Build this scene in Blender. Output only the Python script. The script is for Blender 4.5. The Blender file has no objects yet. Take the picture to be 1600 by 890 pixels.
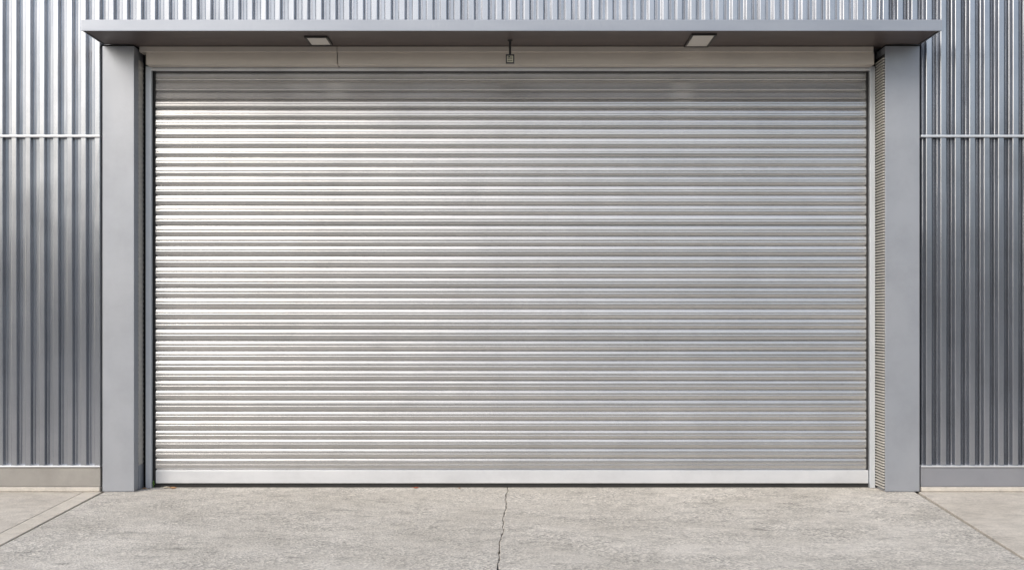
import bpy, bmesh, math, random
from mathutils import Vector
random.seed(7)
sc = bpy.context.scene
col = sc.collection
R = math.radians

# ---------------------------------------------------------------- camera model
CAMZ, DIST, FPX, HOR = 1.65, 12.0, 2022.0, 490.0
def PX(px, Y): return (px - 800.0) * (DIST + Y) / FPX
def PZ(py, Y): return CAMZ - (py - HOR) * (DIST + Y) / FPX

# ---------------------------------------------------------------- materials
def newmat(name):
    m = bpy.data.materials.new(name); m.use_nodes = True
    nt = m.node_tree; b = nt.nodes['Principled BSDF']
    return m, nt, b
def nd(nt, t, **kw):
    n = nt.nodes.new(t)
    for k, v in kw.items():
        if k in n.inputs: n.inputs[k].default_value = v
        else: setattr(n, k, v)
    return n
def coords(nt, scale=(1, 1, 1)):
    g = nt.nodes.new('ShaderNodeNewGeometry')
    mp = nt.nodes.new('ShaderNodeMapping'); mp.inputs['Scale'].default_value = scale
    nt.links.new(g.outputs['Position'], mp.inputs['Vector'])
    return mp.outputs['Vector']
def noise(nt, vec, scale, detail=4, rough=0.55):
    n = nt.nodes.new('ShaderNodeTexNoise')
    n.inputs['Scale'].default_value = scale; n.inputs['Detail'].default_value = detail
    n.inputs['Roughness'].default_value = rough
    nt.links.new(vec, n.inputs['Vector']); return n.outputs['Fac']
def ramp(nt, fac, stops):
    r = nt.nodes.new('ShaderNodeValToRGB'); cr = r.color_ramp
    while len(cr.elements) < len(stops): cr.elements.new(0.5)
    for e, (p, c) in zip(cr.elements, stops):
        e.position = p; e.color = (c[0], c[1], c[2], 1) if hasattr(c, '__len__') else (c, c, c, 1)
    nt.links.new(fac, r.inputs['Fac']); return r.outputs['Color']
def mixc(nt, fac, a, b, mode='MIX'):
    m = nt.nodes.new('ShaderNodeMix'); m.data_type = 'RGBA'; m.blend_type = mode
    for i, v in ((0, fac), (6, a), (7, b)):
        if hasattr(v, 'is_linked') or hasattr(v, 'links'): nt.links.new(v, m.inputs[i])
        else: m.inputs[i].default_value = v if i == 0 else (v[0], v[1], v[2], 1)
    return m.outputs[2]
def bump(nt, b, h, strength=0.2, dist=0.002):
    n = nt.nodes.new('ShaderNodeBump'); n.inputs['Strength'].default_value = strength
    n.inputs['Distance'].default_value = dist
    nt.links.new(h, n.inputs['Height']); nt.links.new(n.outputs['Normal'], b.inputs['Normal'])

def metal(name, c1, c2, metallic, rough, stretch=(1, 1, 1), nscale=3.0, rvar=0.08, bstr=0.1, bdist=0.002, dirt=0.12, wave=0.0):
    m, nt, b = newmat(name)
    v = coords(nt, stretch)
    n1 = noise(nt, v, nscale, 5)
    base = ramp(nt, n1, [(0.3, c1), (0.7, c2)])
    v2 = coords(nt)
    n2 = noise(nt, v2, 1.7, 8, 0.7)
    d = ramp(nt, n2, [(0.45, 1.0), (0.8, 1.0 - dirt)])
    base = mixc(nt, 1.0, base, d, 'MULTIPLY')
    nt.links.new(base, b.inputs['Base Color'])
    b.inputs['Metallic'].default_value = metallic
    n3 = noise(nt, v, nscale * 2.3, 4)
    mr = nt.nodes.new('ShaderNodeMapRange')
    mr.inputs['To Min'].default_value = rough - rvar; mr.inputs['To Max'].default_value = rough + rvar
    nt.links.new(n3, mr.inputs['Value']); nt.links.new(mr.outputs[0], b.inputs['Roughness'])
    n4 = noise(nt, v, nscale * 1.5, 3)
    bump(nt, b, n4, bstr, bdist)
    if wave:
        n5 = noise(nt, coords(nt), 1.1, 2, .5)
        bn = b.inputs['Normal'].links[0].from_node
        b2 = nt.nodes.new('ShaderNodeBump'); b2.inputs['Strength'].default_value = 1.0; b2.inputs['Distance'].default_value = wave
        nt.links.new(n5, b2.inputs['Height']); nt.links.new(b2.outputs['Normal'], bn.inputs['Normal'])
    return m

M = {}
M['clad'] = metal('corrugated steel', (.39, .41, .45), (.46, .48, .52), .9, .22, (5, 5, .3), 1.2, .04, .05, .002, .16, .008)
M['pillar'] = metal('powder coated pillar', (.33, .35, .385), (.38, .395, .425), .4, .38, (1, 1, .35), 2.0, .07, .08, .002, .16, .01)
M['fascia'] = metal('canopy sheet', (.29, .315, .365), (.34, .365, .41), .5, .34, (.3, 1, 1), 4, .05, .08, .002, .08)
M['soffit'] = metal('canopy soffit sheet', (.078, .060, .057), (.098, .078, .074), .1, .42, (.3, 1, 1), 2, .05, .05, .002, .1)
M['curtain'] = metal('galvanised shutter slats', (.49, .49, .485), (.63, .62, .605), .82, .25, (.05, 1, 8), 1.6, .05, .015, .002, .13, .010)
M['rail'] = metal('aluminium rail', (.66, .675, .70), (.72, .735, .755), .45, .36, (.4, 1, 3), 3, .06, .08, .002, .18)
M['guide'] = metal('guide rail steel', (.60, .64, .68), (.66, .69, .73), .4, .36, (1, 1, .4), 3, .05, .1, .002, .1)
M['header'] = metal('taupe header cover', (.54, .49, .435), (.59, .54, .48), .15, .42, (.4, 1, 1), 2, .05, .1, .003, .12)
M['plinth'] = metal('plinth sheet', (.25, .26, .29), (.30, .305, .325), .35, .42, (.6, 1, 1), 1.5, .06, .1, .003, .2)
M['plinthwarm'] = metal('weathered plinth sheet', (.27, .258, .24), (.34, .325, .30), .2, .5, (.6, 1, 1), 1.5, .06, .1, .003, .3)
M['louvre'] = metal('louvre blades', (.52, .50, .46), (.60, .575, .53), .1, .5, (1, 1, 1), 8, .05, .05, .001, .1)
M['black'] = metal('matte black', (.012, .012, .013), (.02, .02, .02), 0, .7)  # also fills gaps and slots that are dark only from shade
M['dark'] = metal('dark painted metal', (.03, .03, .032), (.05, .048, .045), .2, .45)
M['lens'] = metal('lamp diffuser', (.58, .55, .51), (.63, .60, .56), 0, .4, dirt=.06)
M['cream'] = metal('cream plastic', (.55, .52, .38), (.7, .67, .5), 0, .4)
M['leafpale'] = metal('pale dry leaf', (.62, .55, .42), (.75, .7, .6), 0, .6, nscale=60)
M['leafbrown'] = metal('brown dry leaf', (.42, .22, .10), (.55, .34, .18), 0, .6, nscale=60)
M['leafred'] = metal('red dry leaf', (.45, .10, .06), (.5, .2, .12), 0, .6, nscale=60)
M['weed'] = metal('weed leaf', (.10, .24, .03), (.2, .38, .06), 0, .5, nscale=40)

def concrete(name, lo, hi, pit, agg, stain, bstr=.5):
    m, nt, b = newmat(name)
    v = coords(nt)
    big = noise(nt, v, .9, 6, .65)
    med = noise(nt, v, 6.0, 6, .7)
    base = ramp(nt, big, [(.32, lo), (.68, hi)])
    md = ramp(nt, med, [(.3, .80), (.55, 1.0), (.75, 1.1)])
    base = mixc(nt, 1.0, base, md, 'MULTIPLY')
    vo = nt.nodes.new('ShaderNodeTexVoronoi'); vo.inputs['Scale'].default_value = 55
    nt.links.new(v, vo.inputs['Vector'])
    ag = ramp(nt, vo.outputs['Color'], [(.15, 1.0 - agg), (.6, 1.0), (.95, 1.0 + agg * .6)])
    wear = ramp(nt, noise(nt, v, 1.6, 5, .7), [(.38, .25), (.62, 1.0)])
    base = mixc(nt, wear, base, mixc(nt, 1.0, base, ag, 'MULTIPLY'))
    fine = noise(nt, v, 60, 5, .8)
    fr = ramp(nt, fine, [(.36, 1.0 - pit), (.47, 1.0)])
    base = mixc(nt, wear, base, mixc(nt, 1.0, base, fr, 'MULTIPLY'))
    st = noise(nt, coords(nt, (1, 2.2, 1)), 2.3, 7, .75)
    sr = ramp(nt, st, [(.56, 1.0), (.68, 1.0 - stain)])
    base = mixc(nt, 1.0, base, sr, 'MULTIPLY')
    nt.links.new(base, b.inputs['Base Color'])
    b.inputs['Roughness'].default_value = .88
    ad = nt.nodes.new('ShaderNodeMath'); ad.operation = 'ADD'
    nt.links.new(vo.outputs['Distance'], ad.inputs[0]); nt.links.new(fine, ad.inputs[1])
    bump(nt, b, ad.outputs[0], bstr, .006)
    return m
M['apron'] = concrete('exposed aggregate concrete', (.58, .54, .475), (.76, .715, .645), .72, .46, .42, .8)
M['paving'] = concrete('smooth pale concrete', (.56, .51, .44), (.70, .645, .565), .30, .14, .28, .4)
M['strip'] = concrete('edging concrete', (.62, .565, .48), (.72, .665, .58), .15, .08, .12, .25)
M['kerb'] = concrete('footing concrete', (.50, .47, .42), (.62, .58, .52), .2, .08, .2, .3)
M['obwall'] = concrete('grey render', (.30, .275, .245), (.35, .325, .29), .1, .05, .1, .2)
M['ground'] = concrete('open yard', (.24, .23, .215), (.32, .31, .29), .3, .15, .3, .4)
M['soil'] = concrete('joint dirt', (.035, .03, .025), (.06, .05, .04), .3, .1, .3, .4)

# ---------------------------------------------------------------- mesh helpers
def box(bm, x0, x1, y0, y1, z0, z1):
    vs = [bm.verts.new(p) for p in ((x0,y0,z0),(x1,y0,z0),(x1,y1,z0),(x0,y1,z0),(x0,y0,z1),(x1,y0,z1),(x1,y1,z1),(x0,y1,z1))]
    for f in ((0,3,2,1),(4,5,6,7),(0,1,5,4),(1,2,6,5),(2,3,7,6),(3,0,4,7)):
        bm.faces.new([vs[i] for i in f])
def prism(bm, pts, z0, z1):
    a = [bm.verts.new((x, y, z0)) for x, y in pts]; b = [bm.verts.new((x, y, z1)) for x, y in pts]
    n = len(pts)
    bm.faces.new(a[::-1]); bm.faces.new(b)
    for i in range(n): bm.faces.new((a[i], a[(i+1) % n], b[(i+1) % n], b[i]))
def tube(bm, p, q, r, n=12, r2=None):
    p, q = Vector(p), Vector(q); d = (q - p).normalized()
    u = d.orthogonal().normalized(); w = d.cross(u); r2 = r if r2 is None else r2
    A = [bm.verts.new(p + (u*math.cos(2*math.pi*i/n) + w*math.sin(2*math.pi*i/n))*r) for i in range(n)]
    B = [bm.verts.new(q + (u*math.cos(2*math.pi*i/n) + w*math.sin(2*math.pi*i/n))*r2) for i in range(n)]
    for i in range(n): bm.faces.new((A[i], A[(i+1) % n], B[(i+1) % n], B[i]))
    bm.faces.new(A[::-1]); bm.faces.new(B)
def wloc(o):
    v = Vector(o.location)
    while o.parent: o = o.parent; v += Vector(o.location)
    return v
def obj(name, bm, mat, parent=None, bevel=0.0, seg=2, smooth=False):
    bmesh.ops.recalc_face_normals(bm, faces=bm.faces)
    lo = Vector([min(v.co[i] for v in bm.verts) for i in range(3)]); hi = Vector([max(v.co[i] for v in bm.verts) for i in range(3)])
    c = Vector(((lo.x+hi.x)/2, (lo.y+hi.y)/2, lo.z))
    for v in bm.verts: v.co -= c
    me = bpy.data.meshes.new(name); bm.to_mesh(me); bm.free()
    me.materials.append(mat)
    if smooth:
        for p in me.polygons: p.use_smooth = True
    o = bpy.data.objects.new(name, me); col.objects.link(o)
    o.parent = parent
    o.location = c - (wloc(parent) if parent else Vector())
    if bevel:
        b = o.modifiers.new('Bevel', 'BEVEL'); b.width = bevel; b.segments = seg; b.limit_method = 'ANGLE'; b.angle_limit = R(40)
        b.harden_normals = False
    return o
def tag(o, label=None, cat=None, group=None, kind=None):
    if label: o['label'] = label
    if cat: o['category'] = cat
    if group: o['group'] = group
    if kind: o['kind'] = kind
    return o
def empty(name, loc=(0, 0, 0)):
    o = bpy.data.objects.new(name, None); col.objects.link(o); o.location = loc; o.empty_display_size = .2
    return o
def NB(): return bmesh.new()
def boxes(*bs):
    bm = NB()
    for b in bs: box(bm, *b)
    return bm

# ---------------------------------------------------------------- ground
XL0, XL1 = PX(158, 0), -703*10.762/FPX          # joint left: at wall, at y=-1.238
XR0, XR1 = PX(1437, 0), 688*10.762/FPX
def jl(y): return XL0 + (XL1 - XL0) * (y / -1.238)
def jr(y): return XR0 + (XR1 - XR0) * (y / -1.238)
bm = NB()
vs = [bm.verts.new(p) for p in ((-300,-300,-.06),(300,-300,-.06),(300,300,-.06),(-300,300,-.06))]; bm.faces.new(vs)
tag(obj('ground', bm, M['ground']), 'open yard of weathered grey concrete running to the horizon', 'ground', kind='structure')
bm = boxes((-6.6, 6.6, -8.1, .62, -.058, -.03))
tag(obj('joint_bed', bm, M['soil']), 'dark dirt lying in the joints and cracks between slabs', 'ground', kind='structure')
# central crack as a real gap between two slabs
cr = []
y = .42; x = PX(792.5, .3)
while y > -8.0:
    cr.append((x, y)); y -= random.uniform(.03, .09)
    tgt = PX(793, .3) - .015*max(0, -y) + .007*math.sin(y*5.2) + .004*math.sin(y*17)
    x = tgt + random.uniform(-.004, .004)
cr.append((x, -8.0))
def crackw(i): return random.uniform(.001, .0045) + (random.uniform(.003, .008) if i % 6 == 0 else 0)
yb = .42
def slab(pts, name, mat, label):
    bm = NB(); prism(bm, pts, -.028, 0.0)
    return tag(obj(name, bm, mat, bevel=.004), label, 'paving', kind='structure')
left = [(jl(-8)+.006, -8.0), ] + [(p[0]-crackw(i), p[1]) for i, p in reversed(list(enumerate(cr)))] + [(jl(0)+.006, yb)]
right = [(p[0]+crackw(i), p[1]) for i, p in enumerate(cr)] + [(jr(-8)-.006, -8.0), (jr(0)-.006, yb)]
slab(left, 'driveway', M['apron'], 'rough speckled concrete driveway left of the central crack')
slab(right, 'driveway', M['apron'], 'rough speckled concrete driveway right of the central crack')
slab([(jl(0)-.17, .1), (jl(-8)-.17, -8.0), (jl(-8)-.005, -8.0), (jl(0)-.005, .1)], 'edging_strip', M['strip'], 'pale smooth edging strip beside left side of driveway')
slab([(-6.6, .1), (-6.6, -8.0), (jl(-8)-.176, -8.0), (jl(0)-.176, .1)], 'pavement', M['paving'], 'pale warm concrete pavement below the left wall')
slab([(jr(0)+.006, .1), (jr(-8)+.006, -8.0), (6.6, -8.0), (6.6, .1)], 'pavement', M['paving'], 'pale speckled concrete pavement below the right wall')

# ---------------------------------------------------------------- building
B = empty('warehouse_building', (0, 0, 0))
tag(B, 'grey industrial building with ribbed metal walls and a wide silver shutter', 'building')
YC, YP = .030, .086                       # crest plane and pan plane
WTOP = 6.3
PITCH = 21.72*DIST/FPX
def cladding(name, x0, x1, z0, z1, phase, bead=False, pitch=PITCH, label=None):
    """trapezoidal sheet, extruded vertically; ribs at phase + k*pitch"""
    prof = []
    cw, fw = pitch*.37, pitch*.135        # crest, flank widths
    k = math.floor((x0 - phase)/pitch) - 1
    while phase + k*pitch < x1 + pitch:
        c = phase + k*pitch + random.uniform(-.0012, .0012); h = cw/2; r = .0035
        pts = [(c-h-fw*.9-r, YP+.002), (c-h-fw*.9+r*.5, YP+.002-r*.8), (c-h-r*.5, YC+r*.8), (c-h+r, YC), (c+h-r, YC), (c+h+r*.5, YC+r*.8), (c+h+fw*.8-r*.5, YP-.012-r*.8), (c+h+fw*.8+r, YP-.012), (c+h+fw+(pitch-cw-2*fw)*.30, YP-.002), (c+h+fw+(pitch-cw-2*fw)*.42, YP+.0005)]
        prof += pts
        if bead:
            m = c + pitch/2; w = pitch*.07
            prof += [(m-w*.9, YP-.002), (m-w*.5, YP-.026), (m+w*.5, YP-.026), (m+w*1.6, YP-.004)]
        k += 1
    def clip(P):
        out = []
        for (a, b) in zip(P, P[1:]):
            for s in (a,):
                if x0 <= s[0] <= x1: out.append(s)
            for X in (x0, x1):
                if (a[0]-X)*(b[0]-X) < 0:
                    t = (X-a[0])/(b[0]-a[0]); out.append((X, a[1]+t*(b[1]-a[1])))
        return sorted(set(out))
    P = clip(prof)
    bm = NB()
    nz = max(2, int((z1-z0)/.35))
    rows = []
    for j in range(nz+1):
        z = z0 + (z1-z0)*j/nz
        rows.append([bm.verts.new((px, py + .0012*math.sin(z*2.1+px*3.3) + random.uniform(-.0004, .0004), z)) for px, py in P])
    for j in range(nz):
        for i in range(len(P)-1):
            bm.faces.new((rows[j][i], rows[j][i+1], rows[j+1][i+1], rows[j+1][i]))
    # thickness
    o = obj(name, bm, M['clad'], B)
    s = o.modifiers.new('Solid', 'SOLIDIFY'); s.thickness = .0015; s.offset = -1
    if label: o['label'] = label
    return o
PLT = PZ(727, .02)                         # top of plinth
ZR = PZ(212.7, .02)                        # flashing rail centre
ph = PX(21.9, YC)
PITCHR = 22.6*DIST/FPX
XSPL = ph + (round((PX(1367, YC)-ph)/PITCH)+.5)*PITCH
XPL, XPR = PX(157.5, .03), PX(1438, .03)
ZCAN = 4.235
cladding('wall_cladding', -6.5, XPL, PLT+.002, ZR-.009, ph, label='lower ribbed sheet left of the left pillar')
cladding('wall_cladding', -6.5, XPL, ZR+.009, WTOP, ph, label='upper ribbed sheet left of the left pillar')
cladding('wall_cladding', XPL+.001, XSPL+.0008, ZCAN-.06, WTOP, ph, label='ribbed sheet above the canopy')
phr = XSPL + .36*PITCHR
cladding('wall_cladding', XSPL+.0009, XPR, ZCAN-.06, WTOP, phr, True, 22.6*DIST/FPX, label='ribbed sheet above the canopy at its right end')
cladding('wall_cladding', XPR+.001, 6.5, ZR+.009, WTOP, phr, True, 22.6*DIST/FPX, label='upper ribbed sheet right of the right pillar')
cladding('wall_cladding', XPR+.001, 6.5, PLT+.002, ZR-.009, phr, True, 22.6*DIST/FPX, label='lower ribbed sheet right of the right pillar')
# backing wall (seen only from the side), sides, roof
obj('wall', boxes((-6.48, XPL, .094, .3, 0, WTOP-.02), (XPR, 6.48, .094, .3, 0, WTOP-.02), (XPL+.002, XPR-.002, .46, .6, 4.02, WTOP-.02), (XPL+.002, XPR-.002, .094, .45, 4.16, WTOP-.02),
    (-6.48, -6.3, .302, 12, 0, WTOP-.02), (6.3, 6.48, .302, 12, 0, WTOP-.02), (-6.29, 6.29, 11.8, 12, 0, WTOP-.02)), M['plinth'], B)
obj('roof', boxes((-6.6, 6.6, -.06, 12.1, WTOP, WTOP+.12)), M['fascia'], B, bevel=.01)
for x0, x1, lab in ((-6.5, XPL-.001, 'left'), (XPR+.001, 6.5, 'right')):
    obj('flashing_rail', boxes((x0, x1, .004, .088, ZR-.010, ZR+.010)), M['rail' if lab == 'left' else 'guide'], B, bevel=.003)
    p = obj('plinth', boxes((x0, x1, .022, .086, PZ(760, .02)+.002, PLT-.013)), M['plinthwarm' if lab == 'left' else 'plinth'], B, bevel=.004)
    obj('drip_flashing', boxes((x0, x1, .006, .092, PLT-.012, PLT+.001)), M['rail'], p, bevel=.002)
    obj('footing', boxes((x0, x1, .0, .087, 0.003, PZ(760, .02))), M['kerb'], B, bevel=.008)

# pillars with their louvred reveals
ZS = 4.145
PTOP = ZS - .016
xl0, xl1 = PX(160, 0), PX(209.5, 0)
xr0, xr1 = PX(1383, 0), PX(1437, 0)
def pillar(x0, x1, side):
    bm = boxes((x0, x1, 0, .30, .004, PTOP))
    p = obj('pillar', bm, M['pillar'], B, bevel=.004, seg=3)
    return p
def louvre(p, xs, sgn, y0, y1, z0, z1, pitch, dp):
    """blades standing off the reveal face xs, sgn = direction they face"""
    bm = NB(); z = z0
    while z < z1 - pitch:
        a = [(xs+sgn*.002, z), (xs+sgn*dp, z+.003), (xs+sgn*dp, z+pitch*.34), (xs+sgn*.002, z+pitch*.52)]
        A = [bm.verts.new((x, y0, zz)) for x, zz in a]; Bv = [bm.verts.new((x, y1, zz)) for x, zz in a]
        bm.faces.new(A); bm.faces.new(Bv[::-1])
        for i in range(4): bm.faces.new((A[i], Bv[i], Bv[(i+1) % 4], A[(i+1) % 4]))
        z += pitch
    obj('louvre_backing', boxes((min(xs+sgn*.0005, xs+sgn*.0018), max(xs+sgn*.0005, xs+sgn*.0018), y0, y1, z0-.01, z1)), M['dark' if sgn < 0 else 'louvre'], p)  # right backing is dark to paint the shade between blades
    return obj('louvre_panel', bm, M['louvre'], p)
pl = pillar(xl0, xl1, -1)
pr = pillar(xr0, xr1, 1)
louvre(pl, xl1, 1, .135, .297, .24, 4.03, .046, .005)
louvre(pr, xr0, -1, .012, .297, .03, 4.06, .0262, .019)
obj('base_plate', boxes((xl1+.001, xl1+.006, .14, .297, .006, .225)), M['pillar'], pl)
# jambs closing the gap between pillar backs and curtain guides
obj('jamb', boxes((PX(223, .3)-.04, PX(238, .3), .34, .42, .0, 4.0)), M['black'], B)
obj('jamb', boxes((PX(1360, .3), PX(1370, .3)+.04, .34, .42, .0, 4.0)), M['black'], B)

# ---------------------------------------------------------------- canopy
yf = -.593
cx0, cx1 = PX(127, yf), PX(1472, yf)
wx0, wx1 = cx0+.0, cx1-.0
zt = PZ(31, yf)
bm = boxes((cx0, cx1, yf, yf+.012, ZS, zt),                       # front plate
           (cx0, cx1, yf+.0125, .026, zt-.008, zt-.001),             # top sheet
           (cx0, cx0+.005, yf+.0125, .026, ZS, zt-.009), (cx1-.005, cx1, yf+.0125, .026, ZS, zt-.009),
           (cx0+.006, cx1-.006, yf+.013, .026, ZS+.022, ZS+.03))
can = obj('canopy', bm, M['fascia'], B, bevel=.002)
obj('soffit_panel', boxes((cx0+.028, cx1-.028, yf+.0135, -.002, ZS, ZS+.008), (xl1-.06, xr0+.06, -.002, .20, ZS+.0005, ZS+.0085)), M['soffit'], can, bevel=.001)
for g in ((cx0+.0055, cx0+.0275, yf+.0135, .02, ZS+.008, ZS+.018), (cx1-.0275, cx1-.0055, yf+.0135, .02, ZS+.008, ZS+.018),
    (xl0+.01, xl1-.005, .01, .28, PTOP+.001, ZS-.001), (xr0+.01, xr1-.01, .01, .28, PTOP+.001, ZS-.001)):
    obj('shadow_fill', boxes(g), M['black'], can)  # solid black pieces standing in for the shadow lines
obj('drip_edge', boxes((cx0, cx1, yf-.003, yf+.010, ZS-.004, ZS-.0005)), M['fascia'], can)

# ---------------------------------------------------------------- roller door
YD = .335
G = [110,126,142,155,169.5,185,199.8,214.9,230.6,245.4,260.3,275,289.9,304.5,320.4,335.3,351.9,368.5,383.7,399.4,417.2,433.6,449,464.6,482.2,498,513.7,531.8,547.8,562.8,578.2,594.2,609.1,624.4,642.1,656.3,671.6,685.4,700.1,715.4,733.8]
zs = [PZ(g, YD-.015) for g in G]
dx0, dx1 = PX(240, YD-.01), PX(1358.5, YD-.01)
NX = 36
bm = NB()
prev = None
def profile(i):
    """one slat: (fraction from top, stand-off in m)"""
    q = random.uniform(-.001, .001)
    if i < 3:                          # the top sheets lap outwards like clapboards
        return [(0, 0), (.03, .001), (.3, .0045), (.6, .0090), (.82, .0125), (.84, .0150), (.87, .0160), (.93, .0140), (.965, .010), (.97, 0)]
    m = random.uniform(.44, .54); s = random.uniform(1.0, 1.9)
    return [(0, -.005), (.026, -.005), (.030, .0045), (.06, .0086), (.10, .0106), (.18, .0124), (.30, .0140+q*.4), (m-.035, .0152), (m-.012, .0148), (m-.008, .0150-.0030*s),
            (m+.022, .0150-.0030*s), (m+.028, .0146), (m+.06, .0156), (m+.16, .0156), (.80, .0142+q*.6), (.87, .0122), (.915, .0095), (.935, .006), (.940, -.005)]
rows = []
for i in range(len(zs)-1):
    h = zs[i]-zs[i+1]
    pr_ = profile(i); tilt = random.uniform(-.0016, .0016) + {3: .0080, 4: .0062, 5: .0045, 6: .0030, 7: .0018, 8: .0008}.get(i, 0)
    wv = [random.uniform(-.0005, .0005) for _ in range(NX+1)]
    for t, o in pr_:
        rows.append([(dx0 + (dx1-dx0)*k/NX, YD - o - tilt*(t-.5) - (wv[k]*(.3+t) if o > .004 else 0), zs[i]-h*t) for k in range(NX+1)])
rows.append([(dx0 + (dx1-dx0)*k/NX, YD, zs[-1]-.02) for k in range(NX+1)])
V = [[bm.verts.new(p) for p in r] for r in rows]
for a, b in zip(V, V[1:]):
    for k in range(NX): bm.faces.new((a[k], a[k+1], b[k+1], b[k]))
door = obj('roller_door', bm, M['curtain'], B)
for p in door.data.polygons: p.use_smooth = True
try:
    door.data.set_sharp_from_angle(angle=R(38))
except Exception as e: print('sharp', e)
door['label'] = 'wide closed silver roller shutter of ribbed horizontal slats'
# bottom rail
bx0, bx1 = PX(243, .30), PX(1357, .30)
ztop, zbot = PZ(734, .30), PZ(754.5, .30)
bm = boxes((bx0, bx1, .300, .352, zbot, ztop))
obj('bottom_rail', bm, M['rail'], door, bevel=.006, seg=3)
obj('rail_gap_shade', boxes((bx0-.01, bx1+.01, .318, .345, .004, zbot-.001)), M['black'], door)  # black strip painting the dark gap under the rail
# guide rails: U channels, black strip painting the shade in each slot
def guide(px0, px1, sgn):
    a, b = PX(px0, .26), PX(px1, .26)
    z1 = PZ(104, .26)
    inner = b if sgn < 0 else a
    i0, i1 = (inner, inner+.024) if sgn < 0 else (inner-.022, inner)
    bm = boxes((a, b, .26, .266, .003, z1), (a, a+.005, .2665, .35, .003, z1), (b-.005, b, .2665, .31, .003, z1))
    g = obj('guide_rail', bm, M['guide'], door, bevel=.0015)
    obj('slot_shade', boxes((i0+.001, i1-.001, .315, .354, .003, 3.95)), M['black'], door)
guide(227.5, 236.5, -1); guide(1359.7, 1367.5, 1)
# header cover in two lengths with a seam, lip on top
seam = PX(527, .1)
hx0, hx1 = PX(228, .1), PX(1366, .1)
zb = PZ(101.2, .1)
for a, b, la, lb in ((hx0, seam-.003, PX(218, .087), seam-.002), (seam+.003, hx1, seam+.002, PX(1364.5, .087))):
    bm = boxes((a, b, .10, .235, zb, PZ(81.6, .1)), )
    h = obj('header_cover', bm, M['header'], door, bevel=.004)
    obj('cover_lip', boxes((la, lb, .078, .23, PZ(81.3, .08), ZS-.003)), M['header'], h, bevel=.003)
obj('lintel_bar', boxes((PX(236, .24), PX(1361, .24), .238, .29, PZ(110, .24), PZ(105.6, .24)-.001)), M['rail'], door, bevel=.002)
obj('lintel_back', boxes((PX(236, .24), PX(1361, .24), .292, .36, PZ(110, .3), 4.05)), M['dark'], door)

# ---------------------------------------------------------------- fixtures
def downlight(x0, x1, y0, y1, label):
    t = empty('canopy_light', ((x0+x1)/2, (y0+y1)/2, ZS))
    tag(t, label, 'light', 'lights in the canopy soffit')
    f = .018; zt_, zb_ = ZS-.0005, ZS-.018
    obj('frame', boxes((x0-f, x1+f, y0-f, y0-.001, zb_, zt_), (x0-f, x1+f, y1+.001, y1+f, zb_, zt_),
        (x0-f, x0-.001, y0-.0005, y1+.0005, zb_, zt_), (x1+.001, x1+f, y0-.0005, y1+.0005, zb_, zt_)), M['dark'], t, bevel=.002)
    obj('diffuser', boxes((x0, x1, y0, y1, ZS-.012, ZS-.001)), M['lens'], t, bevel=.002)
downlight(-1.852, -1.677, -.35, -.03, 'flat rectangular lamp with pale diffuser in canopy soffit, left of the hanging square unit')
downlight(1.62, 1.81, -.45, .035, 'flat rectangular lamp with pale diffuser in canopy soffit, right of the hanging square unit')
# hanging square unit
ys = -.21
t = empty('hanging_sensor', (-.018, ys, ZS)); tag(t, 'small square black framed unit hanging on a dark stem under the canopy', 'sensor')
bm = NB(); tube(bm, (-.018, ys+.02, ZS-.001), (-.018, ys+.02, 4.006), .011); tube(bm, (-.018, ys+.02, ZS-.0012), (-.018, ys+.02, ZS-.012), .024, 16, .018)
obj('stem', bm, M['black'], t)
sx0, sx1, sz0, sz1 = PX(790.2, ys), PX(803.6, ys), PZ(99, ys), PZ(85, ys)
f = .011
obj('frame', boxes((sx0, sx1, ys, ys+.04, sz1-f, sz1), (sx0, sx1, ys, ys+.04, sz0, sz0+f), (sx0, sx0+f, ys, ys+.04, sz0+f+.0005, sz1-f-.0005), (sx1-f, sx1, ys, ys+.04, sz0+f+.0005, sz1-f-.0005)), M['dark'], t, bevel=.0015)
obj('face_plate', boxes((sx0+f+.0005, sx1-f-.0005, ys+.012, ys+.038, sz0+f+.0005, sz1-f-.0005)), M['cream'], t)
bm = NB(); w = sx1-sx0-2*f
for k in range(3):
    z = sz0+f+.010+k*.016; box(bm, sx0+f+.006, sx1-f-.006, ys+.006, ys+.0115, z, z+.006)
tube(bm, ((sx0+sx1)/2-.008, ys+.0115, sz1-f-.012), ((sx0+sx1)/2-.008, ys+.003, sz1-f-.012), .008)
obj('grille', bm, M['dark'], t)
# small fitting on the right pillar
fx = PX(1417.5, -.03); fz = PZ(66, -.03)
t = empty('cable_fitting', (fx, -.003, fz)); tag(t, 'tiny cream cable fitting tucked at the top of the right pillar', 'fitting')
bm = NB(); box(bm, fx-.012, fx+.012, -.03, -.002, fz-.009, fz+.009); obj('clamp', bm, M['dark'], t, bevel=.002)
for s in (-1, 1):
    bm = NB(); tube(bm, (fx+s*.0125, -.02, fz), (fx+s*.030, -.02, fz), .011, 14); tube(bm, (fx+s*.0305, -.02, fz), (fx+s*.038, -.02, fz), .014, 6)
    obj('gland', bm, M['cream'], t)

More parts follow.
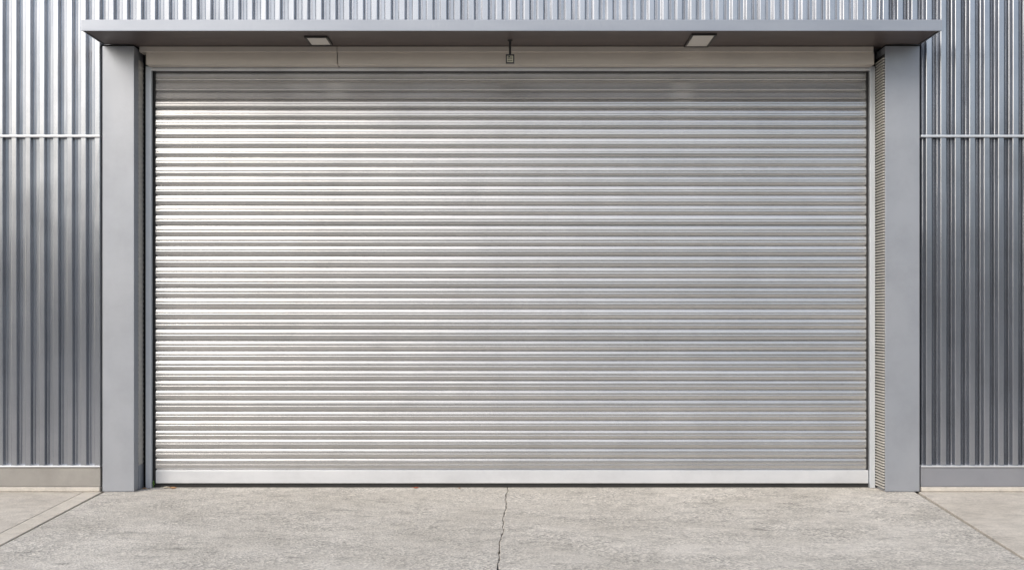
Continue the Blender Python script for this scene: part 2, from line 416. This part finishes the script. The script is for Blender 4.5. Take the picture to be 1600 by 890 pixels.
# ---------------------------------------------------------------- leaves and weed
def leaf(name, x, y, L, W, ang, curl, mat, label, z=0.001):
    bm = NB(); n = 8; rowsL = []
    for i in range(n+1):
        t = i/n; w = W*math.sin(math.pi*min(1, t*.96+.02))**.8
        r = []
        for k in range(-2, 3):
            u = k/2; r.append(bm.verts.new((L*(t-.5), w*u*.5, curl*(4*(t-.5)**2)*.6 + curl*abs(u)*.8*math.sin(math.pi*t) + random.uniform(0, curl*.12))))
        rowsL.append(r)
    for a, b in zip(rowsL, rowsL[1:]):
        for k in range(4): bm.faces.new((a[k], a[k+1], b[k+1], b[k]))
    tube(bm, (-L*.5, 0, curl*.6), (-L*.78, .004, curl*.9), .0009, 6)
    c, s = math.cos(ang), math.sin(ang)
    for v in bm.verts: v.co = Vector((x + c*v.co.x - s*v.co.y, y + s*v.co.x + c*v.co.y, z + v.co.z))
    o = obj(name, bm, mat, smooth=True)
    m = o.modifiers.new('Solid', 'SOLIDIFY'); m.thickness = .0006
    return tag(o, label, 'leaf', 'dry leaves at the foot of the shutter')
leaf('dry_leaf', PX(260, .25), .25, .065, .030, .25, .018, M['leafpale'], 'pale curled dry leaf near the left end of the shutter')
leaf('dry_leaf', PX(270.5, .22), .22, .075, .036, -.2, .020, M['leafbrown'], 'orange brown curled leaf next to the pale leaf below the shutter')
leaf('dry_leaf', PX(650, .25), .25, .055, .03, .1, .013, M['leafred'], 'reddish dry leaf under the shutter rail, left of the central crack')
leaf('dry_leaf', PX(718, .24), .24, .035, .022, 1.0, .008, M['leafbrown'], 'tiny brown leaf scrap closest to the central crack')
leaf('dry_leaf', PX(226, .2), .2, .045, .026, .4, .014, M['leafbrown'], 'small brown leaf beside the foot of the left guide rail')
wx, wy = PX(240.8, .3), .285
t = empty('weed_sprout', (wx, wy, .001)); tag(t, 'small green weed growing beside the left guide rail', 'weed')
bm = NB(); tube(bm, (wx, wy, .001), (wx+.002, wy, .055), .0016, 8, .001); tube(bm, (wx, wy, .02), (wx-.006, wy-.008, .045), .001, 6); obj('stem', bm, M['weed'], t)
for k, (dx_, zz, L, a) in enumerate(((0, .05, .032, 1.5), (-.003, .038, .026, 1.85), (.003, .03, .026, 1.2), (.001, .018, .02, 1.9))):
    bm = NB(); pts = []
    for i in range(7):
        tt = i/6; w = .007*math.sin(math.pi*(tt*.94+.03))
        p = Vector((wx+dx_+math.cos(a)*L*tt, wy-.004-.014*tt*tt, zz+math.sin(a)*L*tt-.010*tt*tt))
        n = Vector((-math.sin(a), -.25, math.cos(a))).normalized()
        pts.append((bm.verts.new(p-n*w), bm.verts.new(p+n*w)))
    for q, r in zip(pts, pts[1:]): bm.faces.new((q[0], q[1], r[1], r[0]))
    o = obj('leaf', bm, M['weed'], t, smooth=True); m = o.modifiers.new('Solid', 'SOLIDIFY'); m.thickness = .0008

# ---------------------------------------------------------------- building added behind the camera for the metal to reflect
OB = empty('reflection_building', (0, -46, -.06)); tag(OB, 'long low grey building added behind the viewer for the metal to reflect', 'building')
obj('wall', boxes((-60, 60, -56, -46, -.06, 7.6)), M['obwall'], OB)
obj('roof', boxes((-60.4, 60.4, -56.4, -45.5, 7.6, 8.0)), M['dark'], OB)
for k in range(20):
    x = -57 + k*6
    wn = obj('window', boxes((x, x+3.4, -45.99, -45.95, 1.4, 3.6)), M['dark'], OB)
    obj('sill', boxes((x-.1, x+3.5, -45.985, -45.9, 1.3, 1.395)), M['fascia'], wn)
# ---------------------------------------------------------------- light
SUN_EL, SUN_AZ = 33, -32          # azimuth measured from -Y towards -X (sun front left)
d = Vector((math.sin(R(SUN_AZ))*math.cos(R(SUN_EL)), -math.cos(R(SUN_AZ))*math.cos(R(SUN_EL)), math.sin(R(SUN_EL))))
L = bpy.data.lights.new('sun', 'SUN'); L.energy = 1.4; L.angle = R(26); L.color = (1, .955, .89)
lo = bpy.data.objects.new('sun', L); col.objects.link(lo); lo.rotation_euler = d.to_track_quat('Z', 'Y').to_euler()
lo.location = d*30
w = bpy.data.worlds.new('World'); sc.world = w; w.use_nodes = True
nt = w.node_tree; bg = nt.nodes['Background']
sky = nt.nodes.new('ShaderNodeTexSky'); sky.sky_type = 'NISHITA'; sky.sun_disc = False
sky.sun_elevation = R(SUN_EL)
sky.sun_rotation = math.atan2(d.x, d.y)
sky.air_density = 1.0; sky.dust_density = 2.4; sky.ozone_density = 1.0
hs = nt.nodes.new('ShaderNodeHueSaturation'); hs.inputs['Saturation'].default_value = .78    # thin veil of cloud
nt.links.new(sky.outputs['Color'], hs.inputs['Color']); nt.links.new(hs.outputs['Color'], bg.inputs['Color']); bg.inputs['Strength'].default_value = .12

cam = bpy.data.cameras.new('camera'); co = bpy.data.objects.new('camera', cam); col.objects.link(co)
cam.sensor_width = 36; cam.sensor_fit = 'HORIZONTAL'; cam.lens = FPX/1600*36
cam.shift_y = (HOR-445)/1600.0
cam.clip_end = 2000; cam.clip_start = .1
co.location = (0, -DIST, CAMZ); co.rotation_euler = (R(90), 0, 0)
sc.camera = co
sc.render.engine = 'CYCLES'
sc.render.resolution_x, sc.render.resolution_y = 1024, 569
vs_ = sc.view_settings; vs_.view_transform = 'Standard'; vs_.look = 'None'; vs_.gamma = 1; vs_.exposure = 0.52
